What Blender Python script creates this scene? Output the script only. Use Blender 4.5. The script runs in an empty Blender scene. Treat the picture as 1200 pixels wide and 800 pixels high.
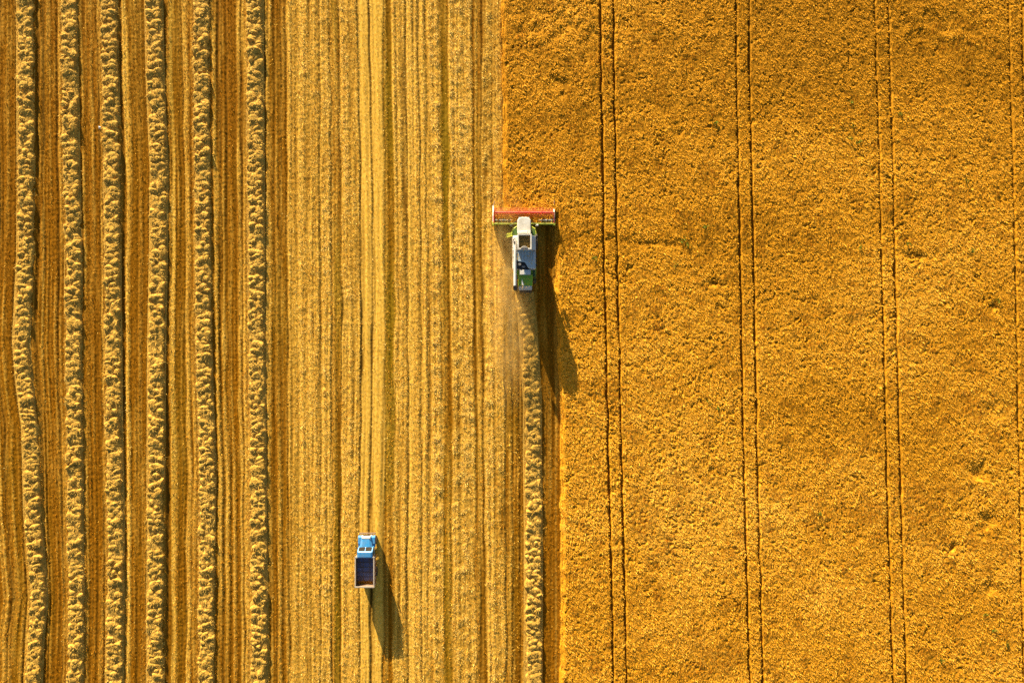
import bpy, math
import numpy as np
from mathutils import Vector

C = bpy.context.scene
COL = C.collection
RNG = np.random.default_rng(7)
H_CAM = 80.0                      # drone height: 0.1 m per photo pixel on the ground


def gx(px, z=0.0):
    return (px - 600.0) * 0.1 * (H_CAM - z) / H_CAM


def gy(py, z=0.0):
    return (400.0 - py) * 0.1 * (H_CAM - z) / H_CAM


# ------------------------------------------------------------------ world, sun, camera
SUN_EL = math.radians(12.2)
AZ = Vector((0.320, -0.947, 0.0)).normalized()          # where the shadows run
SUN_DIR = Vector((AZ.x * math.cos(SUN_EL), AZ.y * math.cos(SUN_EL), -math.sin(SUN_EL)))

w = bpy.data.worlds.new("World")
C.world = w
w.use_nodes = True
nt = w.node_tree
sky = nt.nodes.new("ShaderNodeTexSky")
sky.sky_type = 'NISHITA'
sky.sun_disc = False
sky.sun_elevation = SUN_EL
sky.sun_rotation = math.atan2(-AZ.x, -AZ.y)
sky.dust_density = 2.0
nt.links.new(sky.outputs[0], nt.nodes["Background"].inputs[0])
nt.nodes["Background"].inputs[1].default_value = 0.05

sl = bpy.data.lights.new("sun", 'SUN')
sl.energy = 5.0
sl.angle = math.radians(0.5)
sl.color = (1.0, 0.87, 0.62)
so = bpy.data.objects.new("sun", sl)
COL.objects.link(so)
so.rotation_euler = SUN_DIR.to_track_quat('-Z', 'Y').to_euler()
so.location = (-30, 60, 40)

cam = bpy.data.cameras.new("camera")
cam.sensor_width = 36.0
cam.lens = 36.0 * H_CAM / 120.0
cam.clip_end = 6000
co = bpy.data.objects.new("camera", cam)
COL.objects.link(co)
co.location = (0, 0, H_CAM)
co.rotation_euler = (0, 0, 0)
C.camera = co

C.view_settings.view_transform = 'Standard'
C.view_settings.look = 'None'
C.view_settings.exposure = 1.66
C.view_settings.gamma = 1.0
C.view_settings.use_curve_mapping = False
C.cycles.use_denoising = False
C.cycles.max_bounces = 6
C.cycles.diffuse_bounces = 3
C.cycles.volume_bounces = 1
C.cycles.volume_step_rate = 2.0


# ------------------------------------------------------------------ helpers
def tag(o, label=None, cat=None, group=None, kind=None):
    for k, v in (("label", label), ("category", cat), ("group", group), ("kind", kind)):
        if v:
            o[k] = v
    return o


def np_mesh(name, V, F, mat, attrs=None, parent=None, smooth=False):
    """V (n,3), F (m,4) -> one mesh object"""
    me = bpy.data.meshes.new(name)
    n, m = len(V), len(F)
    me.vertices.add(n)
    me.vertices.foreach_set("co", np.ascontiguousarray(V, np.float32).ravel())
    me.loops.add(m * 4)
    me.loops.foreach_set("vertex_index", np.ascontiguousarray(F, np.int32).ravel())
    me.polygons.add(m)
    me.polygons.foreach_set("loop_start", np.arange(0, m * 4, 4, dtype=np.int32))
    if smooth:
        me.polygons.foreach_set("use_smooth", np.ones(m, dtype=bool))
    for k, a in (attrs or {}).items():
        at = me.attributes.new(k, 'FLOAT', 'POINT')
        at.data.foreach_set("value", np.ascontiguousarray(a, np.float32).ravel())
    me.update(calc_edges=True)
    me.materials.append(mat)
    o = bpy.data.objects.new(name, me)
    COL.objects.link(o)
    if parent:
        o.parent = parent
    return o


def noise2(shape, sy, sx, seed):
    """gaussian filtered white noise, unit variance; sy, sx in cells"""
    r = np.random.default_rng(seed)
    a = r.standard_normal(shape).astype(np.float32)
    f = np.fft.rfft2(a)
    ky = np.fft.fftfreq(shape[0])[:, None]
    kx = np.fft.rfftfreq(shape[1])[None, :]
    f *= np.exp(-2 * (math.pi ** 2) * ((ky * sy) ** 2 + (kx * sx) ** 2))
    b = np.fft.irfft2(f, s=shape)
    return ((b - b.mean()) / b.std()).astype(np.float32)


def sample(grid, xs, ys, x, y):
    """bilinear lookup of a regular grid (rows = ys ascending)"""
    fx = np.clip((x - xs[0]) / (xs[1] - xs[0]), 0, len(xs) - 1.001)
    fy = np.clip((y - ys[0]) / (ys[1] - ys[0]), 0, len(ys) - 1.001)
    ix, iy = fx.astype(int), fy.astype(int)
    tx, ty = fx - ix, fy - iy
    return (grid[iy, ix] * (1 - tx) * (1 - ty) + grid[iy, ix + 1] * tx * (1 - ty)
            + grid[iy + 1, ix] * (1 - tx) * ty + grid[iy + 1, ix + 1] * tx * ty)


def blades(x, y, z, length, width, azim, elev, bend, tint):
    """two bent quads per blade: root -> middle -> tip"""
    n = len(x)
    dx, dy = np.cos(azim), np.sin(azim)
    px, py = -dy * width / 2, dx * width / 2
    c1, s1 = np.cos(elev) * length / 2, np.sin(elev) * length / 2
    c2, s2 = np.cos(elev - bend) * length / 2, np.sin(elev - bend) * length / 2
    V = np.empty((n, 6, 3), np.float32)
    p0 = np.stack([x, y, z], 1)
    p1 = p0 + np.stack([dx * c1, dy * c1, s1], 1)
    p2 = p1 + np.stack([dx * c2, dy * c2, s2], 1)
    s = np.stack([px, py, np.zeros(n)], 1)
    for k, (p, wf) in enumerate(((p0, .6), (p1, 1.0), (p2, .35))):
        V[:, 2 * k] = p - s * wf
        V[:, 2 * k + 1] = p + s * wf
    b = (np.arange(n) * 6)[:, None]
    F = np.concatenate([b + np.array([[0, 1, 3, 2]]), b + np.array([[2, 3, 5, 4]])], 0)
    return V.reshape(-1, 3), F, np.repeat(tint, 6)


# ------------------------------------------------------------------ materials
def new_mat(name):
    m = bpy.data.materials.new(name)
    m.use_nodes = True
    n = m.node_tree
    return m, n, n.nodes["Principled BSDF"]


def N(n, kind, **kw):
    x = n.nodes.new(kind)
    for k, v in kw.items():
        setattr(x, k, v)
    return x


def attr(n, name):
    return N(n, "ShaderNodeAttribute", attribute_name=name).outputs["Fac"]


def mixc(n, fac, a, b, blend='MIX'):
    m = N(n, "ShaderNodeMix", data_type='RGBA', blend_type=blend)
    for sock, v in ((m.inputs["Factor"], fac), (m.inputs[6], a), (m.inputs[7], b)):
        if isinstance(v, (int, float)):
            sock.default_value = v
        elif isinstance(v, tuple):
            sock.default_value = (*v, 1)
        else:
            n.links.new(v, sock)
    return m.outputs[2]


def noise_node(n, scale, detail=3, scl=(1, 1, 1)):
    tc = N(n, "ShaderNodeTexCoord")
    mp = N(n, "ShaderNodeMapping")
    mp.inputs["Scale"].default_value = scl
    n.links.new(tc.outputs["Object"], mp.inputs[0])
    t = N(n, "ShaderNodeTexNoise")
    t.inputs["Scale"].default_value = scale
    t.inputs["Detail"].default_value = detail
    n.links.new(mp.outputs[0], t.inputs["Vector"])
    return t.outputs["Fac"]


def ramp(n, fac, stops):
    r = N(n, "ShaderNodeValToRGB")
    e = r.color_ramp.elements
    while len(e) < len(stops):
        e.new(0.5)
    for el, (p, c) in zip(e, stops):
        el.position = p
        el.color = (*c, 1)
    n.links.new(fac, r.inputs[0])
    return r.outputs[0]


def paint(name, col, rough=0.45, metal=0.0, dirt=0.25, dirt_col=(.35, .24, .10), scale=1.6, coat=0.0, spec=0.5):
    """painted or bare surface with dust and wear"""
    m, n, b = new_mat(name)
    b.inputs["Specular IOR Level"].default_value = spec
    f = noise_node(n, scale, 6)
    r = ramp(n, f, [(0.40, (0, 0, 0)), (0.75, (dirt,) * 3)])
    c = mixc(n, r, col, dirt_col)
    f2 = noise_node(n, 9, 4)
    c = mixc(n, ramp(n, f2, [(0.55, (0, 0, 0)), (0.8, (dirt * .7,) * 3)]), c, tuple(x * .5 for x in col))
    n.links.new(c, b.inputs["Base Color"])
    b.inputs["Roughness"].default_value = rough
    b.inputs["Metallic"].default_value = metal
    b.inputs["Coat Weight"].default_value = coat
    return m


def straw_mat(name, dark, mid, light, rough=0.75):
    m, n, b = new_mat(name)
    c = ramp(n, attr(n, "tint"), [(0.0, dark), (0.5, mid), (1.0, light)])
    f = noise_node(n, 0.35, 4)
    c = mixc(n, ramp(n, f, [(0.3, (.0,) * 3), (0.75, (.35,) * 3)]), c, tuple(x * .8 for x in mid))
    n.links.new(c, b.inputs["Base Color"])
    b.inputs["Roughness"].default_value = rough
    b.inputs["Specular IOR Level"].default_value = 0.04
    return m


M_WHEAT = straw_mat("ripe_wheat", (.27, .115, .005), (.62, .268, .013), (.84, .45, .055))
M_STRAW = straw_mat("dry_straw", (.40, .19, .014), (.72, .41, .052), (.92, .65, .19))
M_ROW = straw_mat("windrow_straw", (.30, .15, .014), (.57, .325, .056), (.80, .52, .12))
M_STUB = straw_mat("stubble", (.18, .066, .003), (.46, .185, .008), (.78, .42, .06))
M_WEED = straw_mat("weed_leaves", (.06, .09, .008), (.13, .17, .015), (.22, .26, .03))

# ground: bare soil and stubble, straw cover, green regrowth, wheel ruts and painted windrow shadows
M_GROUND, n, b = new_mat("field_soil")
fine = noise_node(n, 5.0, 5, (1, .6, 1))
stub = ramp(n, fine, [(0.3, (.155, .059, .002)), (0.7, (.33, .126, .004))])
straw = ramp(n, fine, [(0.3, (.60, .32, .032)), (0.7, (.84, .495, .082))])
c = mixc(n, attr(n, "straw"), stub, straw)
c = mixc(n, attr(n, "green"), c, (.20, .125, .004))
c = mixc(n, attr(n, "rut_shade"), c, (.085, .040, .004))
n.links.new(c, b.inputs["Base Color"])
b.inputs["Roughness"].default_value = 0.9
b.inputs["Specular IOR Level"].default_value = 0.03

# ------------------------------------------------------------------ lines measured along the field (photo pixels at 0.1 m)
YK = [-200, 0, 100, 200, 300, 400, 450, 500, 550, 600, 650, 700, 745, 800, 1000]
ROWS = [
    [30, 30, 30, 30.5, 30, 25, 29, 35.6, 37, 38, 42, 46, 41, 39, 38],
    [80, 81, 82, 83, 86, 86, 86.5, 87, 87.5, 88, 89, 90, 89, 88, 88],
    [126, 127, 129, 131, 131, 132, 132.5, 133, 134, 135, 135, 135, 134.5, 134, 134],
    [178, 180, 182, 186.5, 185.5, 183.5, 183, 183, 182.5, 182, 182, 182, 182, 182, 182],
    [234, 235, 235.5, 236.5, 238, 238, 239, 241, 243, 242, 242, 242, 241.5, 241, 241],
    [297, 298, 298.5, 299, 300, 300, 300.5, 301, 301.5, 302, 302.5, 303, 303, 303, 303],
]
ROW_NEW = ([335, 350, 370, 420, 470, 540, 600, 700, 800, 1000], [614, 615, 617.5, 621, 624, 624, 625, 625, 624.5, 624])
TRAMS = [
    ([-200, 0, 100, 200, 400, 600, 700, 800, 1000], [703, 704, 704.5, 706, 710, 714.5, 717, 718.7, 722], 15.2),
    ([-200, 0, 100, 200, 266, 400, 533, 660, 800, 1000], [861, 862, 863, 865, 867, 869.5, 871.5, 875, 878.5, 882], 15.4),
    ([-200, 0, 200, 350, 500, 650, 800, 1000], [1023, 1025, 1030.5, 1034, 1038, 1042, 1046.5, 1051], 15.6),
    ([-200, 0, 200, 300, 500, 800, 1000], [1180, 1181.5, 1187, 1190, 1193.5, 1200, 1204], 15.6),
]


def pyof(y):
    return 400.0 - y * 10.0


def wheat_edge_px(py):
    a = np.interp(py, [-200, 0, 100, 200, 248], [586.5, 587.2, 588.5, 590.2, 590.8])
    bb = np.interp(py, [249, 350, 400, 480, 600, 1000], [650.5, 650.5, 653, 656.8, 657, 657])
    return np.where(py < 249, a, bb)


# drift of the rows along y, interpolated between measured lines
AN_X = [-300] + [np.interp(400, YK, r) for r in ROWS] + [360, 433, 520, 572, 640, 1500]


def drift(x, y):
    """x, y world 1-D arrays of a grid -> (ny, nx) metres"""
    py = pyof(y)
    cols = [np.zeros_like(py)]
    for r in ROWS:
        cols.append(np.interp(py, YK, r) - np.interp(400, YK, r))
    cols[0] = cols[2]
    cols.append(np.interp(py, [0, 300, 800], [-1, 0, 2]))
    cols.append(np.interp(py, [0, 150, 300, 450, 600, 1000], [-5, -2, 0, 0, -3, -2]))
    cols.append(np.interp(py, [0, 300, 500, 800], [-2, 0, 2, 3]))
    cols.append(np.interp(py, [0, 300, 500, 700, 800], [0, 0, 3, 5, 5]))
    cols.append(np.interp(py, [340, 480, 800], [-4, 0, 0]))
    cols.append(np.zeros_like(py))
    A = np.stack(cols, 1)
    px = x * 10 + 600
    out = np.empty((len(y), len(x)), np.float32)
    for i in range(len(y)):
        out[i] = np.interp(px, AN_X, A[i])
    return out * 0.1


# ------------------------------------------------------------------ ground sheet
DX = 0.09
xf = np.arange(-70, 9.0, DX)
yf = np.arange(-50, 50, DX)
NX, NY = len(xf), len(yf)
DR = drift(xf, yf)
U = (xf[None, :] - DR) * 10 + 600                      # straightened photo x
ug = np.arange(-200, 760, 0.25)
straw1 = np.where(ug < 312, 0.06, 0.60)
h1 = np.zeros_like(ug)
rut_shade1 = np.zeros_like(ug)
green1 = np.zeros_like(ug)
clump1 = np.zeros_like(ug)


def band(x0, x1, s=None, h=0.0, rut_shade=0.0, g=0.0, cl=0.0):
    k = (ug >= x0) & (ug <= x1)
    if s is not None:
        straw1[k] = s
    h1[k] += h
    rut_shade1[k] = np.maximum(rut_shade1[k], rut_shade)
    green1[k] = np.maximum(green1[k], g)
    clump1[k] = np.maximum(clump1[k], cl)


# left: narrow bright and dark lines between the windrows, painted windrow shadows among them
for x0, x1, s in ((16, 19, .45), (45, 46.5, .35), (70, 77, .30), (99, 101, .45), (120.5, 123, .45), (148.5, 152.5, .75),
                  (174.5, 177.5, .55), (201, 205, .65), (207, 208, .3), (217.5, 221.5, .6), (224, 228, .3), (252, 256, .55), (261.5, 264, .55),
                  (279.5, 283, .6), (285, 290, .55), (-12, -10, .5), (3, 4.5, .25), (54, 55, .3)):
    band(x0, x1, s, 0.03)
for x0, x1, r in ((12.5, 14.8, .8), (40, 44.5, .5), (48.5, 50.5, .6), (67, 69, .65), (118.5, 120, .8), (143, 147, .45), (172.5, 174, .7),
                  (194, 197.5, .4), (211, 212, .4), (215.5, 217, .5), (257.5, 260, .55), (266.5, 268, .4), (283.3, 284.6, .6), (-6, -4, .6),
                  (105, 105.8, .3), (112, 112.8, .3), (160, 160.7, .3), (166, 166.8, .3)):
    band(x0, x1, None, -0.06, r)
for x0, x1, g in ((0, 12, .12), (47, 55, .15), (153, 172, .08), (206, 216, .14), (240, 275, .08), (200, 205, .2)):
    band(x0, x1, None, 0, 0, g)
# middle: spread straw, wheel tracks, ruts, painted shadow strip beside the sixth windrow
for x0, x1, s, cl in ((314, 317.5, .55, .2), (338, 342, .75, .3), (351, 355.5, .85, .3), (355.5, 376, .66, .30), (377, 388, .82, .6), (401, 411, .82, .5),
                      (411, 422, .68, .3), (424.5, 435.8, 1.0, 0), (437.8, 451.5, 1.0, 0), (463, 466.5, .8, .2), (467, 476, .66, .25), (479, 484.5, .9, .1),
                      (485, 492, .70, .2), (494, 500, .85, .1), (505, 516.5, .85, 1.0), (528, 553, .78, .8), (565.5, 575.5, .80, .9), (576, 588, .62, .4),
                      (590, 608, .30, .2), (343, 350, .62, .2)):
    band(x0, x1, s, 0.03 if s > .6 else 0.0, 0, 0, cl)
for x0, x1, s in ((318, 337, .16), (389, 400, .26), (452, 462, .16), (517.5, 527.5, .22), (553.5, 564.5, .25), (633, 657, .10), (600, 609, .15), (609, 633, .3)):
    band(x0, x1, s, -0.02)
for x0, x1, r in ((307.5, 312, .6), (321.5, 323, .45), (329.5, 331, .5), (336, 337.3, .35), (374.5, 376, .55), (388, 390, .3), (399, 400.8, .55), (422, 424.5, .75),
                  (435.6, 437.6, .75), (451.2, 453, .4), (476.6, 478.6, .75), (492.2, 493.8, .7), (500.6, 502, .4), (467, 467.8, .4), (564, 565.3, .45),
                  (589.5, 591, .6), (598, 600, .35), (607, 609, .35), (645, 645.8, .4), (651, 651.8, .3), (638, 638.7, .3)):
    band(x0, x1, None, -0.07, r)
for x0, x1, g in ((318, 336, .25), (392, 399, .55), (452, 462, .65), (518, 527, .65), (556, 564, .25), (592, 607, .35), (340, 350, .15), (536, 540, .2)):
    band(x0, x1, None, 0, 0, g)
# one-dimensional smoothing, 1.2 px
ker = np.exp(-0.5 * (np.arange(-8, 9) / 2.6) ** 2)
ker /= ker.sum()
straw1, h1, rut_shade1, green1, clump1 = (np.convolve(a, ker, 'same') for a in (straw1, h1, rut_shade1, green1, clump1))

wob = noise2((NY, NX), 18, 2.5, 1) * 0.7               # small sideways wobble of every line, px
Uw = U + wob
G = {k: np.interp(Uw, ug, a).astype(np.float32) for k, a in (("straw", straw1), ("h", h1), ("rut_shade", rut_shade1), ("green", green1), ("clump", clump1))}
streak = noise2((NY, NX), 90, 1.0, 2)                  # drill rows, long
streak2 = noise2((NY, NX), 14, 1.1, 3)
grain = noise2((NY, NX), 1.0, 1.0, 4)
clod = noise2((NY, NX), 2.6, 2.6, 5)
patch = noise2((NY, NX), 60, 25, 6)
patch2 = noise2((NY, NX), 25, 8, 16)
# the streaks follow the drifting rows
ridx = np.clip(((U - 600) * 0.1 - xf[0]) / DX, 0, NX - 1.001)
i0 = ridx.astype(int)
rr = np.arange(NY)[:, None]
streak = streak[rr, i0] * (1 - (ridx - i0)) + streak[rr, np.minimum(i0 + 1, NX - 1)] * (ridx - i0)

streakL = noise2((NY, NX), 320, 1.1, 12)
streakL = streakL[rr, i0]
S = np.clip(0.30 * np.clip(streakL - 1.1, 0, 1.2) + G["straw"] * 1.08 - .04 + 0.16 * streak + 0.08 * streak2 + 0.04 * patch + 0.06 * patch2 * (G["straw"] > .3) + 0.10 * G["clump"] * clod, 0, 1)
RUT_SHADE = np.clip(G["rut_shade"] * (1.0 + 0.22 * patch2) + 0.22 * np.maximum(-streak - 0.7, 0), 0, 1)
GRN = np.clip(G["green"] * (0.55 + 0.5 * patch) + 0.10 * np.maximum(patch2 - 1.4, 0), 0, 0.75)
smooth_track = np.clip((G["straw"] - 0.85) / 0.1, 0, 1)
Z = (G["h"] + 0.018 * streak + 0.008 * streak2 + (0.008 - 0.005 * smooth_track) * grain
     + 0.024 * G["clump"] * np.maximum(clod, -0.4)).astype(np.float32)

# assemble with a coarse rim to the horizon
xa = np.concatenate([[-2500, -900, -300, -120, -80], xf, np.arange(10, 72, 2.0), [80, 120, 300, 900, 2500]])
ya = np.concatenate([[-2500, -900, -300, -120, -70], yf, [70, 120, 300, 900, 2500]])


def embed(a, fill):
    o = np.full((len(ya), len(xa)), fill, np.float32)
    o[5:5 + NY, 5:5 + NX] = a
    return o


ZZ = embed(Z, 0.0)
XX, YY = np.meshgrid(xa, ya)
V = np.stack([XX, YY, ZZ], -1).reshape(-1, 3)
ny, nx = XX.shape
idx = np.arange(ny * nx).reshape(ny, nx)
F = np.stack([idx[:-1, :-1], idx[:-1, 1:], idx[1:, 1:], idx[1:, :-1]], -1).reshape(-1, 4)
g = np_mesh("field_ground", V, F, M_GROUND,
            {"straw": embed(S, .35), "green": embed(GRN, .05), "rut_shade": embed(RUT_SHADE, 0)}, smooth=True)
tag(g, "harvested brown and golden field ground striped with wheel tracks", None, None, "structure")


def in_wheat(x, y):
    return x * 10 + 600 > wheat_edge_px(pyof(y))


# stubble stems: short stalks left standing over all the cut ground
n_s = 230000
x = RNG.uniform(-68, 7.5, n_s)
y = RNG.uniform(-48, 48, n_s)
k = (~in_wheat(x, y)) & (sample(smooth_track, xf, yf, x, y) < RNG.random(n_s) * 1.2) & (sample(RUT_SHADE, xf, yf, x, y) < RNG.random(n_s))
k &= sample(streak, xf, yf, x, y) + RNG.normal(0, .8, n_s) > -0.3
x, y = x[k], y[k]
z = sample(Z, xf, yf, x, y)
s = sample(S, xf, yf, x, y)
m = len(x)
Vb, Fb, Tb = blades(x, y, z - .01, RNG.uniform(.08, .18, m), RNG.uniform(.03, .06, m), RNG.uniform(0, 2 * math.pi, m),
                    RNG.uniform(.5, 1.4, m), RNG.uniform(0, .5, m), np.clip(.22 + .62 * s + RNG.normal(0, .13, m), 0, 1))
o = np_mesh("stubble_stems", Vb, Fb, M_STUB, {"tint": Tb})
tag(o, "short cut stubble stalks standing over the harvested ground", None, None, "stuff")

# chopped straw lying on the pale bands
n_s = 900000
x = RNG.uniform(-68, 7.5, n_s)
y = RNG.uniform(-48, 48, n_s)
s = sample(S, xf, yf, x, y)
cl = sample(G["clump"] * (1 + 0.8 * clod), xf, yf, x, y)
k = (~in_wheat(x, y)) & (sample(RUT_SHADE, xf, yf, x, y) < .25 + .5 * RNG.random(n_s)) & (RNG.random(n_s) < np.clip(.01 + .20 * np.maximum(s - .25, 0) + .38 * np.clip(cl, 0, 2), 0, 1) * (1 - .75 * sample(smooth_track, xf, yf, x, y)))
x, y, s = x[k], y[k], s[k]
z = sample(Z, xf, yf, x, y)
m = len(x)
Vb, Fb, Tb = blades(x, y, z + .01 + RNG.uniform(0, .05, m), RNG.uniform(.10, .28, m), RNG.uniform(.025, .06, m), RNG.uniform(0, 2 * math.pi, m),
                    RNG.normal(.08, .28, m), RNG.normal(0, .35, m), np.clip(.26 + .50 * s + RNG.normal(0, .2, m), 0, 1))
o = np_mesh("straw_litter", Vb, Fb, M_STRAW, {"tint": Tb})
tag(o, "pale chopped straw scattered in long bands over the stubble", None, None, "stuff")

# ------------------------------------------------------------------ standing wheat
WD = 0.10
xw = np.arange(-2.0, 72, WD)
yw = np.arange(-50, 50, WD)
WX, WY = np.meshgrid(xw, yw)
wny, wnx = WX.shape
PYW = pyof(WY)
edge = (wheat_edge_px(PYW) - 600) * 0.1 + noise2((wny, wnx), 4, 4, 20) * 0.07
cl1 = noise2((wny, wnx), 0.95, 0.9, 21)
cl2 = noise2((wny, wnx), 4.0, 3.5, 22)
cl3 = noise2((wny, wnx), 18, 22, 23)
cl4 = noise2((wny, wnx), 45, 110, 24)
lodge = np.zeros_like(WX)
for px, py, rx, ry, a in ((1145, 555, 12, 18, .9), (1150, 610, 18, 14, .6), (1160, 690, 14, 14, .6), (1112, 640, 4, 6, .9), (992, 72, 1.2, 11, .9),
                          (835, 332, 5, 4, .9), (836, 362, 5, 5, 1.0), (706, 282, 30, 5, .38), (770, 286, 34, 5, .38), (1075, 300, 30, 5, .4),
                          (800, 68, 6, 6, .6), (655, 98, 14, 10, .5), (1078, 22, 8, 30, .35), (797, 157, 4, 4, .6), (1160, 358, 6, 5, .6), (658, 113, 4, 5, .6),
                          (640, 30, 40, 26, .35), (700, 40, 30, 40, .30), (1090, 40, 60, 30, .3), (640, 700, 10, 20, .2), (1165, 480, 14, 10, .3)):
    lodge = np.maximum(lodge, a * np.exp(-(((WX * 10 + 600 - px) / rx) ** 2 + ((PYW - py) / ry) ** 2)))
gaps = lodge * np.clip(.55 + .6 * cl2, 0, 1)
groove = np.zeros_like(WX)
tw = noise2((wny, wnx), 6, 3, 26)
tw2 = np.clip(noise2((wny, wnx), 2.2, 2, 36) + .8 * noise2((wny, wnx), 25, 6, 37), -2, 1)
for ky, kx, sep in TRAMS:
    cx = (np.interp(PYW[:, 0], ky, kx)[:, None] - 600) * 0.1 * (H_CAM - 0.55) / H_CAM
    for q in (0, sep * 0.1):
        d = np.abs(WX - cx - q + 0.035 * tw)
        groove = np.maximum(groove, np.clip((0.165 + 0.028 * tw2 - d) / 0.08, 0, 1))
inside = WX > edge
top = 0.60 + 0.010 * cl1 + 0.006 * cl3 - 0.38 * gaps
pit = np.clip((noise2((wny, wnx), 0.75, 0.75, 31) + .35 * noise2((wny, wnx), 6, 6, 32) + .15 * cl4 - 0.9) / 1.5, 0, 1)
top = np.maximum(top - 0.12 * pit, 0.2)
gaps = np.maximum(gaps, pit * .8)
edge_ramp = np.clip((WX - edge) / 0.50 + .12, 0, 1)
HZ = np.where(inside, top * edge_ramp * (1 - groove) + 0.04 * groove, -0.02).astype(np.float32)
WHEAT_TONE = np.clip((PYW - 330) / 500, -.6, .8) * .14 + .05 * cl3 + .07 * cl4 - .24 * np.exp(-((PYW - 284 - 3 * cl3 - 2 * cl2) / 6) ** 2) * np.clip(1.2 - (WX - 6) / 24, 0, 1)  # tint gets lighter towards -y, with noise patches and a darker cross band
TW = np.clip(.40 + WHEAT_TONE + .09 * cl1 - .10 * pit - .38 * groove - .32 * gaps, 0, 1)
keep = inside.copy()
keep[:, :-1] |= inside[:, 1:]
keep[:-1] |= inside[1:]
keep[1:] |= inside[:-1]
idx = np.arange(wny * wnx).reshape(wny, wnx)
q = keep[:-1, :-1] & keep[:-1, 1:] & keep[1:, 1:] & keep[1:, :-1]
F0 = np.stack([idx[:-1, :-1], idx[:-1, 1:], idx[1:, 1:], idx[1:, :-1]], -1)[q]
used = np.zeros(wny * wnx, bool)
used[F0.ravel()] = True
remap = np.cumsum(used) - 1
V0 = np.stack([WX, WY, HZ], -1).reshape(-1, 3)[used]
F0 = remap[F0]
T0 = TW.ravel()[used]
n_w = 900000
x = RNG.uniform(-1.6, 68, n_w)
y = RNG.uniform(-48, 48, n_w)
gr = sample(groove.astype(np.float32), xw, yw, x, y)
gp = sample(gaps.astype(np.float32), xw, yw, x, y)
c1 = sample(cl1, xw, yw, x, y)
ed = sample(edge.astype(np.float32), xw, yw, x, y)
k = (x > ed - .03) & (in_wheat(x - .02, y)) & (gr < .12 + .4 * RNG.random(n_w) ** 4) & (gp < RNG.random(n_w) * 1.3) & (c1 + RNG.normal(0, .9, n_w) > -1.6)
x, y = x[k], y[k]
z = sample(HZ, xw, yw, x, y)
m = len(x)
lean = sample(noise2((wny, wnx), 5, 5, 27) * 1.0 + noise2((wny, wnx), 30, 30, 28) * .7, xw, yw, x, y)
az = -1.2 + lean * 1.1 + RNG.normal(0, 1.0, m)
big = RNG.random(m) < .11
tone = sample(WHEAT_TONE.astype(np.float32), xw, yw, x, y)
Vb, Fb, Tb = blades(x, y, np.maximum(z, .3) - .02, np.where(big, RNG.uniform(.24, .38, m), RNG.uniform(.10, .24, m)), np.where(big, RNG.uniform(.05, .08, m), RNG.uniform(.035, .07, m)), az,
                    RNG.uniform(.12, 1.0, m), RNG.uniform(.1, 1.2, m),
                    np.clip(.54 + tone + .05 * c1[k] + .08 * big + RNG.normal(0, .17, m), 0, 1))
Vw = np.concatenate([V0, Vb])
Fw = np.concatenate([F0, Fb + len(V0)])
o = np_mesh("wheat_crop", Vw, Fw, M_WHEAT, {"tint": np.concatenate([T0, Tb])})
tag(o, "ripe golden standing wheat crossed by dark sprayer tramlines", None, None, "stuff")

# a few green weeds showing through the crop
pts = []
for px, py, cnt in ((837, 146, 10), (825, 267, 6), (799, 282, 7), (805, 287, 5), (695, 303, 6), (1050, 135, 7), (993, 123, 4), (994, 164, 4), (1003, 167, 5),
                    (827, 470, 4), (840, 477, 4), (957, 600, 5), (1005, 289, 5), (1127, 213, 6), (1165, 352, 5), (1135, 295, 5), (1160, 735, 7),
                    (1176, 752, 6), (1060, 287, 4), (1099, 770, 5), (1150, 718, 4), (996, 150, 3), (790, 310, 3)):
    for _ in range(cnt):
        pts.append((gx(px) + RNG.normal(0, .14), gy(py) + RNG.normal(0, .14)))
pts = np.repeat(np.array(pts), 4, axis=0)
m = len(pts)
Vb, Fb, Tb = blades(pts[:, 0] + RNG.normal(0, .05, m), pts[:, 1] + RNG.normal(0, .05, m), RNG.uniform(.62, .78, m), RNG.uniform(.12, .25, m),
                    RNG.uniform(.05, .10, m), RNG.uniform(0, 6.28, m), RNG.uniform(0, 1.2, m), RNG.uniform(0, 1, m), RNG.random(m))
o = np_mesh("green_weeds", Vb, Fb, M_WEED, {"tint": Tb})
tag(o, "small green weeds poking out of the ripe wheat", None, None, "stuff")


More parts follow.
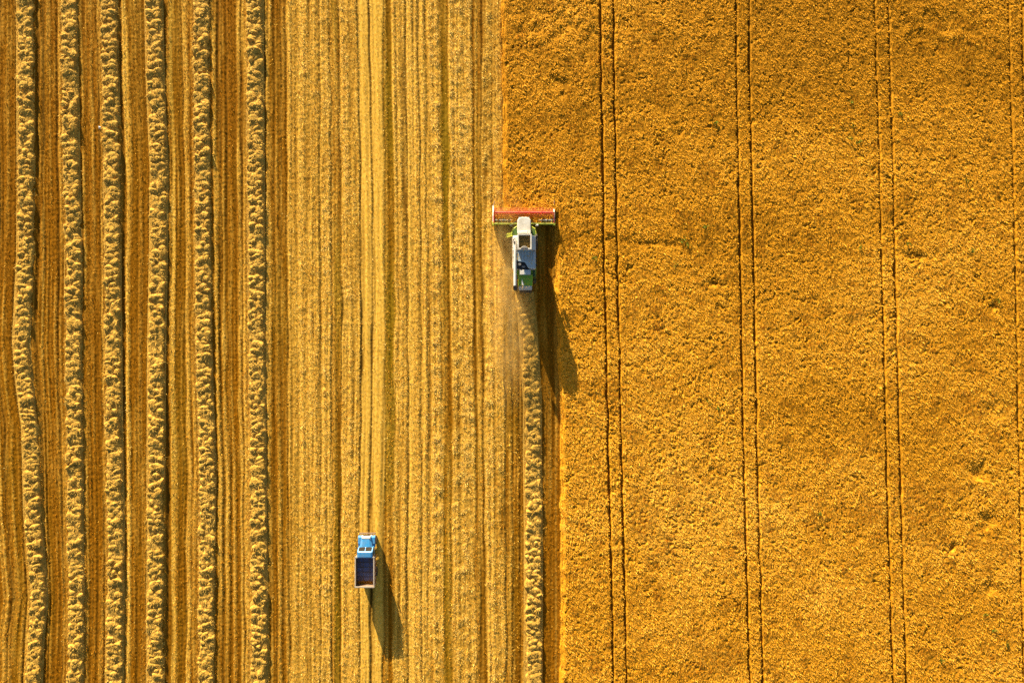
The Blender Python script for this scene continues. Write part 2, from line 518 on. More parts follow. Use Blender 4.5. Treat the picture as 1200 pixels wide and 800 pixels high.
# ------------------------------------------------------------------ windrows of straw
def windrow(ky, kx, y0, y1, seed, label, taper=None):
    r = np.random.default_rng(seed)
    ds = 0.055
    ys = np.arange(y0, y1, ds)
    L = y1 - y0
    nt_ = 46
    hw = 1.12
    t = np.linspace(-hw, hw, nt_)
    cx = (np.interp(pyof(ys), ky, kx) - 600) * 0.1
    T, Y = np.meshgrid(t, ys)
    nz = noise2(T.shape, 8, 200, seed + 1)[:, :1] * 0.07
    sc = noise2(T.shape, 5.5, 200, seed + 4)[:, :1] * 0.085
    vig = 1 + .09 * noise2(T.shape, 14, 200, seed + 5)[:, :1]
    env = np.clip(1 - np.abs((T - nz - .07) / (0.90 + sc * np.sign(T + .01))) ** 9, 0, 1)
    Zr = 0.20 * env
    nl = int(L / 0.17)
    lump = 0.0 * T
    for i in range(nl):
        yc = y0 + (i + r.uniform(-2, 3)) * 0.17
        tc = r.uniform(-.74, .84)
        rx = r.uniform(.28, .85)
        ry = r.uniform(.22, .50)
        hh = r.uniform(.26, .45)
        sl = r.uniform(-.25, .45)
        a = max(int((yc - ry * 1.6 - y0) / ds), 0)
        e = min(int((yc + ry * 1.6 - y0) / ds) + 1, len(ys))
        if a >= e:
            continue
        dy = Y[a:e] - yc - sl * (T[a:e] - tc) + 0.30 * (T[a:e] - tc) ** 2
        d2 = ((T[a:e] - tc) / rx) ** 2 + (dy / ry) ** 2
        dome = hh * np.clip(1 - d2 ** 1.6, 0, 1) ** .6
        lump[a:e] = np.maximum(lump[a:e], dome)
    Zr = np.maximum(Zr, lump * vig * np.clip(env * 2.2, 0, 1))
    fz = noise2(T.shape, 1.1, 1.1, seed + 2)
    fz2 = noise2(T.shape, 2.5, 2.5, seed + 3)
    Zr += (0.008 * fz + 0.012 * fz2) * np.clip(Zr * 5, 0, 1)
    if taper:
        Zr *= np.clip((taper - Y) / 1.8 + .12, 0.12, 1)
    Zr[:, 0] = Zr[:, -1] = -0.03
    Zr[0] = Zr[-1] = -0.03
    X = T + cx[:, None]
    V = np.stack([X, Y, Zr], -1).reshape(-1, 3)
    a, bq = T.shape
    idx = np.arange(a * bq).reshape(a, bq)
    F = np.stack([idx[:-1, :-1], idx[:-1, 1:], idx[1:, 1:], idx[1:, :-1]], -1).reshape(-1, 4)
    tint = np.clip(.45 + .06 * fz2 + .05 * fz, 0, 1).ravel()
    ns = int(L * 170)
    ti = np.clip(r.uniform(-.98, .98, ns) * np.where(r.random(ns) < .2, 1.15, 1), -1.1, 1.1)
    yi = r.uniform(y0 + .1, y1 - .1, ns)
    zi = sample(Zr.astype(np.float32), t, ys, ti, yi)
    xi = ti + np.interp(yi, ys, cx)
    Vb, Fb, Tb = blades(xi, yi, zi + .005, r.uniform(.10, .42, ns), r.uniform(.02, .05, ns), r.uniform(0, 6.283, ns),
                        r.normal(.08, .25, ns), r.normal(.1, .4, ns), np.clip(.58 + r.normal(0, .18, ns), 0, 1))
    o = np_mesh("straw_windrow", np.concatenate([V, Vb]), np.concatenate([F, Fb + len(V)]), M_ROW,
                {"tint": np.concatenate([tint, Tb])})
    tag(o, label, "windrow", "windrows of straw lying on the stubble")
    return o


LBL = [
    "leftmost lumpy straw windrow, the one that bends twice, along the photo's left edge",
    "second straw windrow from the photo's left edge, nearly straight beside the winding one",
    "third straw windrow from the left, with a tiny white scrap beside it",
    "fourth straw windrow from the left, bulging sideways above its middle",
    "fifth straw windrow from the left, next to last before the spread straw",
    "sixth straw windrow from the left, bordering the pale spread straw stripes",
]
for i, rrow in enumerate(ROWS):
    windrow(YK, rrow, -48.0, 48.0, 100 + 10 * i, LBL[i])
windrow(ROW_NEW[0], ROW_NEW[1], -48.0, gy(341), 200, "fresh straw windrow trailing behind the combine beside the standing wheat", taper=gy(336))


# ------------------------------------------------------------------ small mesh builder for machines
class MB:
    def __init__(self):
        self.v, self.f = [], []

    def add(self, vs, fs):
        k = len(self.v)
        self.v += [tuple(p) for p in vs]
        self.f += [tuple(i + k for i in q) for q in fs]
        return self

    def box(self, x0, x1, y0, y1, z0, z1, top=None, bev=0.0):
        """box; top = (dx0, dx1, dy0, dy1) insets of the top face"""
        a = top or (0, 0, 0, 0)
        v = [(x0, y0, z0), (x1, y0, z0), (x1, y1, z0), (x0, y1, z0),
             (x0 + a[0], y0 + a[2], z1), (x1 - a[1], y0 + a[2], z1), (x1 - a[1], y1 - a[3], z1), (x0 + a[0], y1 - a[3], z1)]
        return self.add(v, [(3, 2, 1, 0), (4, 5, 6, 7), (0, 1, 5, 4), (1, 2, 6, 5), (2, 3, 7, 6), (3, 0, 4, 7)])

    def prism(self, poly, z0, z1):
        """poly (x,y) counter-clockwise"""
        n = len(poly)
        v = [(x, y, z0) for x, y in poly] + [(x, y, z1) for x, y in poly]
        return self.add(v, [tuple(range(n))[::-1], tuple(range(n, 2 * n))] + [(i, (i + 1) % n, n + (i + 1) % n, n + i) for i in range(n)])

    def profile(self, prof, x0, x1):
        """prof (y,z) extruded along x"""
        n = len(prof)
        v = [(x0, y, z) for y, z in prof] + [(x1, y, z) for y, z in prof]
        return self.add(v, [tuple(range(n)), tuple(range(n, 2 * n))[::-1]] + [(i, n + i, n + (i + 1) % n, (i + 1) % n) for i in range(n)])

    def tube(self, p, q, r0, r1=None, n=14, cap=True):
        p, q = Vector(p), Vector(q)
        r1 = r0 if r1 is None else r1
        d = (q - p).normalized()
        a = d.orthogonal().normalized()
        b_ = d.cross(a)
        v = []
        for c_, r in ((p, r0), (q, r1)):
            for i in range(n):
                t = 2 * math.pi * i / n
                v.append(c_ + a * (r * math.cos(t)) + b_ * (r * math.sin(t)))
        f = [(i, (i + 1) % n, n + (i + 1) % n, n + i) for i in range(n)]
        if cap:
            f += [tuple(range(n))[::-1], tuple(range(n, 2 * n))]
        return self.add(v, f)

    def lathe(self, c, prof, n=28):
        """revolve (x offset, radius) about an axis along x through c"""
        v, m_ = [], len(prof)
        for dx, r in prof:
            for i in range(n):
                t = 2 * math.pi * i / n
                v.append((c[0] + dx, c[1] + r * math.cos(t), c[2] + r * math.sin(t)))
        f = []
        for j in range(m_ - 1):
            for i in range(n):
                f.append((j * n + i, j * n + (i + 1) % n, (j + 1) * n + (i + 1) % n, (j + 1) * n + i))
        f += [tuple(range(n))[::-1], tuple(range((m_ - 1) * n, m_ * n))]
        return self.add(v, f)

    def build(self, name, mat, parent=None, bev=0.0, smooth=False, origin=None):
        me = bpy.data.meshes.new(name)
        org = origin or (0, 0, 0)
        me.from_pydata([(a - org[0], b_ - org[1], c_ - org[2]) for a, b_, c_ in self.v], [], self.f)
        me.update()
        import bmesh
        bm = bmesh.new()
        bm.from_mesh(me)
        bmesh.ops.recalc_face_normals(bm, faces=bm.faces)
        bm.to_mesh(me)
        bm.free()
        me.materials.append(mat)
        o = bpy.data.objects.new(name, me)
        COL.objects.link(o)
        if parent:
            o.parent = parent
        if bev:
            md = o.modifiers.new("edge", 'BEVEL')
            md.width = bev
            md.segments = 3
            md.limit_method = 'ANGLE'
            md.angle_limit = math.radians(35)
        if smooth:
            me.polygons.foreach_set("use_smooth", [True] * len(me.polygons))
            if not bev:
                me.set_sharp_from_angle(angle=math.radians(40))
        return o


def empty(name, loc):
    o = bpy.data.objects.new(name, None)
    COL.objects.link(o)
    o.location = loc
    return o


M_CREAM = paint("cream_white_paint", (.70, .665, .60), .38, 0, .5)
M_GREY_SKY = paint("sky_tinted_grey_panel", (.38, .48, .54), .30, 0, .22)  # blue of the reflected sky put into the grey base colour
M_LIME = paint("lime_green_paint", (.20, .42, .02), .40, 0, .30)
M_YGREEN = paint("yellow_green_paint", (.50, .56, .05), .45, 0, .35)
M_DKGREEN = paint("dark_green_paint", (.07, .15, .02), .5)
M_RED = paint("red_reel_paint", (.86, .075, .06), .36, 0, .20)
M_ORANGE = paint("worn_red_bar", (.78, .15, .045), .6, 0, .45)
M_BLACK = paint("black_plastic", (.018, .018, .020), .5, 0, .25)
M_RUBBER = paint("tyre_rubber", (.022, .021, .020), .85, 0, .6)
M_STEEL = paint("worn_steel", (.22, .21, .20), .6, .3, .4)
M_GLASS = paint("dark_cab_glass", (.008, .010, .013), .05, 0, .03, spec=0.15)
M_BLUE = paint("sky_blue_truck_paint", (.038, .25, .56), .38, 0, .30, (.30, .28, .22))
M_BLUE_D = paint("blue_bed_floor", (.15, .17, .32), .6, 0, .95, (.22, .12, .07), 2.2)
M_BEDWALL = paint("rusty_brown_bed_wall", (.20, .13, .085), .7, 0, .7, (.10, .05, .025), 3.0)
M_RIM = paint("grey_brown_rail", (.48, .40, .31), .65, 0, .5, (.26, .16, .09), 3.0)
M_WHITE = paint("white_paint", (.72, .70, .65), .4, 0, .2)
M_GRAIN = straw_mat("grain_heap", (.16, .10, .02), (.30, .20, .045), (.4, .27, .07))

# ------------------------------------------------------------------ combine harvester (front towards +y)
CX = 1.42
comb = empty("combine_harvester", (CX, 10.0, 0))
tag(comb, "white and lime green combine harvester with a red reel cutting the wheat edge", "combine harvester")
OR = (CX, 10.0, 0)


def cb(mb, name, mat, parent=comb, bev=0.0, smooth=False):
    return mb.build(name, mat, parent, bev, smooth, OR)


# header: trough, end dividers, auger, reel
yk, yb = gy(252.5, .2), gy(262.3, .8)
hx0, hx1 = gx(578.2, .8), gx(649.6, .8)
hd = MB()
hd.profile([(yk, .16), (yk, .22), (yb + .25, .30), (yb + .10, .40), (yb + .06, 1.02), (yb - .06, 1.02), (yb - .06, .18)], hx0 + .05, hx1 - .05)
hd.tube((hx0 + .1, yb - .02, 1.04), (hx1 - .1, yb - .02, 1.04), .07)
header = cb(hd, "header", M_YGREEN)
kn = MB()
for i in range(90):
    x0 = hx0 + .1 + i * (hx1 - hx0 - .2) / 90
    kn.prism([(x0, yk), (x0 + .06, yk), (x0 + .03, yk + .11)], .17, .20)
cb(kn, "cutter_bar", M_STEEL, header)
for s, x in ((-1, hx0), (1, hx1)):
    d = MB()
    d.profile([(yb - .15, .12), (yb - .15, 1.05), (yb + .9, 1.0), (gy(246, .8), .72), (gy(240.0, .5), .22), (gy(240.0, .5), .12)], x - .09, x + .05)
    e = cb(d, "crop_divider", M_WHITE if s < 0 else M_CREAM, header, .03)
    d = MB()
    d.box(x - .13, x + .09, yb - .18, yb + .22, .3, 1.09)
    cb(d, "divider_foot", M_YGREEN, header, .03)
    d = MB()
    d.tube((x, gy(241, .5), .35), (x + (.12 if s < 0 else -.03), gy(236, .9), .95), .05, .02)
    cb(d, "divider_point", M_WHITE, header)
au = MB()
ya_, za_ = yb + .42, .58
au.tube((hx0 + .1, ya_, za_), (hx1 - .1, ya_, za_), .17, n=18)
for side in (0, 1):
    xs0, xs1 = (hx0 + .12, CX - .5) if side == 0 else (hx1 - .12, CX + .5)
    stp = 60
    vs, fs = [], []
    for i in range(stp + 1):
        a = i / stp
        th = a * 2 * math.pi * 5 * (1 if side else -1)
        xx = xs0 + (xs1 - xs0) * a
        for r in (.16, .30):
            vs.append((xx, ya_ + r * math.cos(th), za_ + r * math.sin(th)))
        if i:
            fs.append((2 * i - 2, 2 * i - 1, 2 * i + 1, 2 * i))
    au.add(vs, fs)
cb(au, "auger", M_STEEL, header, 0, True)
# cut crop lying in the trough, heaped towards the feeder
r = np.random.default_rng(5)
nb = 5200
bx_ = np.concatenate([r.uniform(hx0 + .1, hx1 - .1, nb // 2), np.clip(r.normal(CX + .1, 1.2, nb // 2), hx0 + .2, hx1 - .2)])
by_ = r.uniform(yb + .12, yk + .1, nb)
near = np.exp(-((bx_ - CX) / 1.5) ** 2)
bz_ = .42 + .18 * r.random(nb) + near * .42 * np.clip((yk - by_) / 1.0 + .1, 0, 1)
cut = r.random(nb) < .55 + .45 * near + .45 * (by_ > yb + .55)
bx_, by_, bz_ = bx_[cut], by_[cut], bz_[cut]
nb = len(bx_)
Vb, Fb, Tb = blades(bx_, by_, bz_, r.uniform(.2, .5, nb), r.uniform(.03, .07, nb), r.uniform(0, 6.28, nb), r.normal(.2, .3, nb), r.normal(0, .3, nb),
                    np.clip(r.normal(.5, .18, nb), 0, 1))
np_mesh("cut_crop", Vb - np.array(OR, np.float32), Fb, M_WHEAT, {"tint": Tb}, header)["kind"] = "stuff"
# reel
yr, zr, rr_ = gy(249, 1.25), 1.25, .46
rl = MB()
rl.tube((hx0 + .18, yr, zr), (hx1 - .18, yr, zr), .115, n=16)
reel = cb(rl, "reel", M_RED, header, 0, True)
rs = MB()
nsp = 6
for i in range(nsp):
    x = hx0 + .2 + i * (hx1 - hx0 - .4) / (nsp - 1)
    for kq in range(6):
        th = kq * math.pi / 3 + .26
        rs.tube((x, yr, zr), (x, yr + rr_ * math.cos(th), zr + rr_ * math.sin(th)), .022, n=6)
        t2 = th + math.pi / 3
        rs.tube((x, yr + rr_ * math.cos(th), zr + rr_ * math.sin(th)), (x, yr + rr_ * math.cos(t2), zr + rr_ * math.sin(t2)), .016, n=6)
for kq in range(6):
    th = kq * math.pi / 3 + .26
    yy_, zz_ = yr + rr_ * math.cos(th), zr + rr_ * math.sin(th)
    rs.tube((hx0 + .2, yy_, zz_), (hx1 - .2, yy_, zz_), .024, n=6)
    for i in range(56):
        x = hx0 + .25 + i * (hx1 - hx0 - .5) / 55
        rs.tube((x, yy_, zz_), (x, yy_ + .03, zz_ - .22), .008, n=4)
cb(rs, "reel_cage", M_ORANGE, header)
for x in (hx0 + .06, hx1 - .06):
    d = MB()
    d.tube((x, yb, 1.05), (x, yr + .05, zr), .06, n=8)
    cb(d, "reel_arm", M_RED, header)

# feeder house, chassis, wheels
d = MB()
d.profile([(yb, .35), (yb, .95), (12.1, 1.9), (11.6, 1.9), (11.6, 1.0)], CX - .75, CX + .75)
cb(d, "feeder_house", M_LIME, comb, .03)


def tyre(x, y, r, wdt, parent_name="wheel"):
    d = MB()
    d.lathe((x, y, r), [(-wdt / 2, r * .55), (-wdt / 2, r * .86), (-wdt * .42, r * .96), (-wdt * .2, r), (wdt * .2, r), (wdt * .42, r * .96), (wdt / 2, r * .86), (wdt / 2, r * .55)])
    for i in range(22):
        t = 2 * math.pi * i / 22
        for sg in (-1, 1):
            c1 = (x + sg * wdt * .04, y + r * math.cos(t), r + r * math.sin(t))
            c2 = (x + sg * wdt * .46, y + r * .97 * math.cos(t + .16), r + r * .97 * math.sin(t + .16))
            d.tube(c1, c2, .035, n=4)
    return d


for sg in (-1, 1):
    wl = cb(tyre(CX + sg * 1.22, 11.55, .92, .62), "wheel", M_RUBBER, comb, 0, True)
    d = MB()
    d.lathe((CX + sg * 1.22, 11.55, .92), [(-.2, .1), (-.2, .5), (.2, .5), (.2, .1)])
    cb(d, "rim", M_YGREEN, wl)
    wl = cb(tyre(CX + sg * 1.15, 7.35, .62, .42), "wheel", M_RUBBER, comb, 0, True)
    d = MB()
    d.lathe((CX + sg * 1.15, 7.35, .62), [(-.15, .08), (-.15, .34), (.15, .34), (.15, .08)])
    cb(d, "rim", M_YGREEN, wl)
d = MB()
d.box(CX - 1.0, CX + 1.0, 7.2, 12.2, .75, 1.5)
d.tube((CX - 1.1, 11.55, .92), (CX + 1.1, 11.55, .92), .16)
d.tube((CX - 1.1, 7.35, .62), (CX + 1.1, 7.35, .62), .10)
cb(d, "chassis", M_BLACK, comb, .02)

# main body: white side panels with rounded shoulders, lime lower sides
zs = 3.15


def rx(px, z=zs):
    return gx(px, z)


d = MB()
d.box(rx(600.4), rx(628.3), gy(316, zs), gy(275.0, zs), 1.35, zs, (0.04, .04, .05, .08))
cb(d, "body", M_CREAM, comb, .16)
d = MB()
d.box(rx(601.5, 2.4), rx(628.6, 2.4), gy(322, 2.4), gy(300, 2.4), 1.1, 2.55, (.03, .03, .05, .05))
cb(d, "lower_body", M_LIME, comb, .05)
# right shoulder panel, its bluish shade put into the grey paint
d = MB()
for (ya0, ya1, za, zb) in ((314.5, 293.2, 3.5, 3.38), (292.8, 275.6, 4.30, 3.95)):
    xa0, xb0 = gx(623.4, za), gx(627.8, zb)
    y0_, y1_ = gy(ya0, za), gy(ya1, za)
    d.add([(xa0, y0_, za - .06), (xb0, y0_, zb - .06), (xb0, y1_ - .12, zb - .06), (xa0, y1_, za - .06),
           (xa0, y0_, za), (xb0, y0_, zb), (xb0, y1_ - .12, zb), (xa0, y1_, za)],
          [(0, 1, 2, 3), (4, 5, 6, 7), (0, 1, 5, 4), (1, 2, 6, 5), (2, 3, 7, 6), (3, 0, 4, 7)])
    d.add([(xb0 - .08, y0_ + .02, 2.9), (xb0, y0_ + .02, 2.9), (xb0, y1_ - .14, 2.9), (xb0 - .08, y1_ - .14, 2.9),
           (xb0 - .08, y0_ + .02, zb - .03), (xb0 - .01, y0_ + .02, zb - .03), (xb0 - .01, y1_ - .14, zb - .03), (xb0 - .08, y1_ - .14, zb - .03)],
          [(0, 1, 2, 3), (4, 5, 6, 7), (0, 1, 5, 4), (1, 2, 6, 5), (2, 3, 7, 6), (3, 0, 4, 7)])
cb(d, "side_panel", M_GREY_SKY, comb, .03)
# dark vents and lamps along the right flank
for py in (298, 303.5, 309):
    cb(MB().box(rx(628.4), rx(629.3), gy(py + 3.6, 2.8), gy(py, 2.8), 2.2, 3.0), "side_vent", M_BLACK, comb, .02)

for py in (283.5, 290.5, 297.5, 305):
    y0 = gy(py, zs)
    cb(MB().box(rx(600.7), rx(606.0), y0 - .025, y0 + .025, zs - .02, zs + .006), "panel_seam", M_BLACK, comb)
for py in (293, 300):
    cb(MB().box(rx(601.0), rx(602.0), gy(py + 3.5, zs), gy(py, zs), zs - .02, zs + .01), "side_vent", M_BLACK, comb)

# grain tank
zt = 4.35
d = MB()
tx0, tx1, ty0, ty1 = gx(606.4, zt), gx(623.2, zt), gy(292.2, zt), gy(274.2, zt)
wt = .16
for a in ((tx0, tx0 + wt, ty0, ty1), (tx1 - wt, tx1, ty0, ty1)):
    d.box(*a, zs - .1, zt)
d.box(tx0 + wt, tx1 - wt, ty1 - wt * .7, ty1, zs - .1, zt - .01)
d.box(tx0 + wt, tx1 - wt, ty0, ty0 + wt, zs - .1, zt - .01)
tank = cb(d, "grain_tank", M_CREAM, comb, .025)
d = MB()
d.box(tx0 + .1, tx1 - .1, ty0 + .1, ty1 - .1, 3.0, 3.75)
for k_ in range(3):
    d.tube((tx0 + .1, ty0 + .45 + k_ * .38, 3.82), (tx1 - .1, ty0 + .45 + k_ * .38, 3.82), .03, n=6)
cb(d, "tank_floor", M_GRAIN and paint("dusty_tank_floor", (.42, .25, .045), .8, 0, .7, (.20, .12, .03), 1.2), tank)
d = MB()
ring = [(math.cos(math.pi * i / 10), math.sin(math.pi * i / 10)) for i in range(11)]
cxx, cyy = gx(614.5, zt), gy(291.5, zt)
d.prism([(cxx + .42 * a, cyy + .30 * b_) for a, b_ in ring], zt - .5, zt + .10)
cb(d, "filling_auger_cover", M_STEEL, tank, .06)

# cab
zc = 3.78
d = MB()
pts_ = []
xl, xr = gx(606.3, zc), gx(622.0, zc)
yf_, yr_ = gy(254.3, zc), gy(273.6, zc)
pts_ = [(xl - .02, yr_), (xr + .02, yr_), (xr, yf_ - .0 - .35), (xr - .14, yf_ - .10), (xr - .42, yf_), (xl + .42, yf_), (xl + .14, yf_ - .10), (xl, yf_ - .35)]
d.prism(pts_, zc - .26, zc)
cb(d, "cab_roof", M_CREAM, comb, .09)
d = MB()
d.profile([(yr_ + .1, 1.9), (yr_ + .1, zc - .27), (yf_ - .25, zc - .27), (yf_ - .05, 2.7), (yf_ - .35, 1.9)], xl + .10, xr - .10)
cb(d, "cab", M_GLASS, comb, .04)
d = MB()
d.box(xl + .35, xr - .35, yr_ + .03, yr_ + .3, zc + .002, zc + .12)
cb(d, "air_intake", M_WHITE, comb, .05)
for i in range(4):
    x0 = xl + .22 + i * (xr - xl - .44) / 3
    cb(MB().box(x0 - .09, x0 + .09, yf_ - .06, yf_ + .05, zc - .22, zc - .08), "work_light", M_STEEL, comb, .02)
# chaff settled on the machine
r = np.random.default_rng(21)
nb = 420
qx = r.uniform(rx(601), rx(624), nb)
qy = r.uniform(gy(338, 3), gy(294, 3), nb)
qz = np.where((qx < rx(606)) & (qy > gy(315, 3)), zs + .02, np.where(qy > gy(315, 3), 3.57, 3.10))
qk = ((qx > rx(608)) | (qy > gy(314, 3))) & ~((qx < rx(619.5)) & (qx > rx(605.5)) & (qy < gy(305, 3.5)) & (qy > gy(316, 3.5))) & (r.random(nb) < .55)
qx, qy, qz = qx[qk], qy[qk], qz[qk]
nb = len(qx)
Vb, Fb, Tb = blades(qx, qy, qz, r.uniform(.08, .2, nb), r.uniform(.02, .05, nb), r.uniform(0, 6.28, nb), r.normal(.05, .1, nb), r.normal(0, .1, nb), np.clip(r.normal(.5, .2, nb), 0, 1))
np_mesh("chaff", Vb - np.array(OR, np.float32), Fb, M_STRAW, {"tint": Tb}, comb)["kind"] = "stuff"
# platforms, rails and ladder beside the cab
for sg, xa_, xb_ in ((-1, gx(600.5, 2.3), gx(606.8, 2.3)), (1, gx(621.5, 2.3), gx(627.4, 2.3))):
    d = MB()
    d.box(xa_, xb_, gy(276, 2), gy(267.5, 2), 1.86, 1.96)
    cb(d, "platform", M_DKGREEN, comb, .01)
    d = MB()
    if sg < 0:
        d.tube((gx(606, 2.9), gy(265.3, 2.9), 2.9), (gx(600.6, 2.9), gy(269.3, 2.9), 2.9), .075)
        d.tube((gx(600.6, 2.9), gy(269.3, 2.9), 2.9), (gx(599.2, 2.9), gy(274.5, 2.9), 2.9), .06)
        d.tube((gx(600.6, 2.9), gy(269.3, 2.9), 2.9), (gx(600.8, 2), gy(269.3, 2), 1.95), .04)
    else:
        d.tube((gx(622, 2.9), gy(265.3, 2.9), 2.9), (gx(627.2, 2.9), gy(268.3, 2.9), 2.9), .075)
        d.tube((gx(627.2, 2.9), gy(268.3, 2.9), 2.9), (gx(628.4, 2.9), gy(274.5, 2.9), 2.9), .05)
        d.tube((gx(627.2, 2.9), gy(268.3, 2.9), 2.9), (gx(627.2, 2), gy(268.5, 2), 1.95), .04)
    cb(d, "handrail", M_YGREEN, comb, 0, True)
d = MB()
for i in range(5):
    f_ = i / 4
    x0 = gx(600.2, 1.8) - .62 * f_
    d.box(x0 - .14, x0 + .12, gy(277.0, 1.5), gy(273.6, 1.5), 1.78 - 1.3 * f_, 1.83 - 1.3 * f_)
for py in (273.5, 277.1):
    d.tube((gx(600.6, 1.8), gy(py, 1.8), 2.0), (gx(600.2, 1.8) - .75, gy(py, 1.5), .45), .035, n=6)
    d.tube((gx(600.6, 2.4), gy(py, 2.4), 2.75), (gx(600.2, 1.8) - .62, gy(py, 1.5), 1.25), .03, n=6)
cb(d, "ladder", M_YGREEN, comb)
for sg in (-1, 1):
    d = MB()
    x0 = xl - .02 if sg < 0 else xr + .02
    xm = gx(599.0, 3.1) if sg < 0 else gx(629.3, 3.1)
    ym = gy(264.5, 3.1) if sg < 0 else gy(263.8, 3.1)
    d.tube((x0, yf_ - .35, 3.4), (xm, ym, 3.2), .03, n=6)
    mi = cb(d, "mirror_arm", M_BLACK)
    d = MB()
    d.box(xm - .16, xm + .16, ym - .09, ym + .09, 2.8, 3.25)
    cb(d, "mirror", M_BLACK if sg < 0 else M_CREAM, mi, .05)

# engine deck: pale lid with a dark opening at its rear left
ze = 3.55
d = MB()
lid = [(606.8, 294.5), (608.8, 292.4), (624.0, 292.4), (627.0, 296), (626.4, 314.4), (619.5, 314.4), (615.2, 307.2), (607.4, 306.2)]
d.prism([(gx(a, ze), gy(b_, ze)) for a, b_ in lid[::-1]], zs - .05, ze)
lid_o = cb(d, "engine_lid", M_GREY_SKY, comb, .05)
d = MB()
for px in (610.5, 614, 617.5, 621, 624):
    x0 = gx(px, ze)
    d.box(x0, x0 + .025, gy(305.5, ze), gy(293.6, ze), ze - .01, ze + .012)
cb(d, "lid_rib", M_STEEL, lid_o)
d = MB()
d.box(gx(605.6, 3.3), gx(620.0, 3.3), gy(315.2, 3.3), gy(305.5, 3.3), 2.9, 3.24)
eng = cb(d, "engine_bay", M_BLACK, comb, .03)
d = MB()
d.tube((gx(609, 3.4), gy(309.5, 3.4), 3.2), (gx(609, 3.4), gy(309.5, 3.4), 3.5), .16)
d.tube((gx(611.5, 3.4), gy(312.0, 3.4), 3.32), (gx(615.5, 3.4), gy(312.5, 3.4), 3.32), .10)
cb(d, "exhaust", M_STEEL, eng, 0, True)
# rear: box, lime hood, pale tail slope
d = MB()
d.box(gx(608.8, 3.35), gx(622.2, 3.35), gy(322.2, 3.35), gy(315.6, 3.35), 2.6, 3.35, (.04, .04, .04, .04))
cb(d, "cooler_box", M_GREY_SKY, comb, .05)
d = MB()
d.box(gx(609.2, 3.36), gx(614.3, 3.36), gy(321.6, 3.36), gy(316.2, 3.36), 3.3, 3.375)
cb(d, "box_cover", M_CREAM, comb, .02)
d = MB()
d.profile([(gy(335, 3.0), 1.2), (gy(334.6, 3.0), 2.95), (gy(321.5, 3.0), 3.08), (gy(321.5, 3.0), 1.2)], gx(607.4, 3), gx(624.2, 3))
cb(d, "rear_hood", M_LIME, comb, .08)
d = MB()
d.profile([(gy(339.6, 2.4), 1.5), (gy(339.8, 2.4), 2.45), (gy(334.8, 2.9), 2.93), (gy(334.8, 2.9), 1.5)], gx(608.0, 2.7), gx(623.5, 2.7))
cb(d, "tail_panel", M_GREY_SKY, comb, .09)
d = MB()
d.prism([(gx(611.3, 3.1), gy(334, 3.1)), (gx(614.2, 3.1), gy(334, 3.1)), (gx(611.6, 3.1), gy(326, 3.1))], 3.03, 3.10)
cb(d, "hood_flash", M_WHITE, comb)
d = MB()
d.profile([(gy(343, 1.2), .7), (gy(343, 1.2), .9), (gy(338, 1.5), 1.5), (gy(334, 1.5), 1.5), (gy(334, 1.5), .7)], gx(609, 1.5), gx(623, 1.5))
cb(d, "straw_chopper", M_BLACK, comb, .03)
d = MB()
d.box(gx(624.4, 2.7), gx(628.6, 2.7), gy(326, 2.7), gy(314, 2.7), 1.5, 2.72, (.02, .1, .25, .05))
cb(d, "fuel_tank", paint("dark_green_paint", (.04, .10, .03), .5), comb, .06)
# unloading auger folded back along the left side
za2 = 3.42
d = MB()
d.tube((gx(603.6, za2), gy(281, za2), za2), (gx(603.5, za2), gy(334.5, za2), za2), .165, n=20)
aug = cb(d, "unloading_auger", M_WHITE, comb, 0, True)
d = MB()
d.tube((gx(603.5, za2), gy(334.0, za2), za2), (gx(604.0, za2), gy(338.8, za2 - .35), za2 - .35), .21, .24, n=18)
cb(d, "auger_spout", M_BLACK, aug, 0, True)
d = MB()
d.tube((gx(602.6, 3.3), gy(280.6, 3.3), 2.9), (gx(602.9, 3.5), gy(281.4, 3.5), 3.52), .16, .14)
d.box(gx(602.2, 3.5), gx(603.8, 3.5), gy(286, 3.5), gy(282.5, 3.5), 3.40, 3.60)
cb(d, "auger_elbow", M_BLACK, aug, 0, True)

# ------------------------------------------------------------------ blue tipper truck (front towards +y)
TX = -16.80
truck = empty("dump_truck", (TX, -25.2, 0))
tag(truck, "sky blue truck with an empty rusty open cargo bed on the stubble", "truck")
OT = (TX, -25.2, 0)


def tb(mb, name, mat, parent=truck, bev=0.0, smooth=False):
    return mb.build(name, mat, parent, bev, smooth, OT)


d = MB()
for sg in (-1, 1):
    d.box(TX + sg * .42 - .06, TX + sg * .42 + .06, -27.9, -22.5, .62, .82)
d.tube((TX - .85, -23.05, .48), (TX + .85, -23.05, .48), .07)
d.tube((TX - .85, -26.75, .48), (TX + .85, -26.75, .48), .09)
tb(d, "chassis", M_BLACK)
for yy_, dual in ((-23.05, 0), (-26.75, 1)):
    for sg in (-1, 1):
        dd = tyre(TX + sg * (.88 if not dual else .86), yy_, .48, .26 if not dual else .48)
        wl = tb(dd, "wheel", M_RUBBER, truck, 0, True)
        d = MB()
        d.lathe((TX + sg * .92, yy_, .48), [(-.16, .05), (-.16, .27), (.10, .27), (.10, .05)])
        tb(d, "rim", M_STEEL, wl)
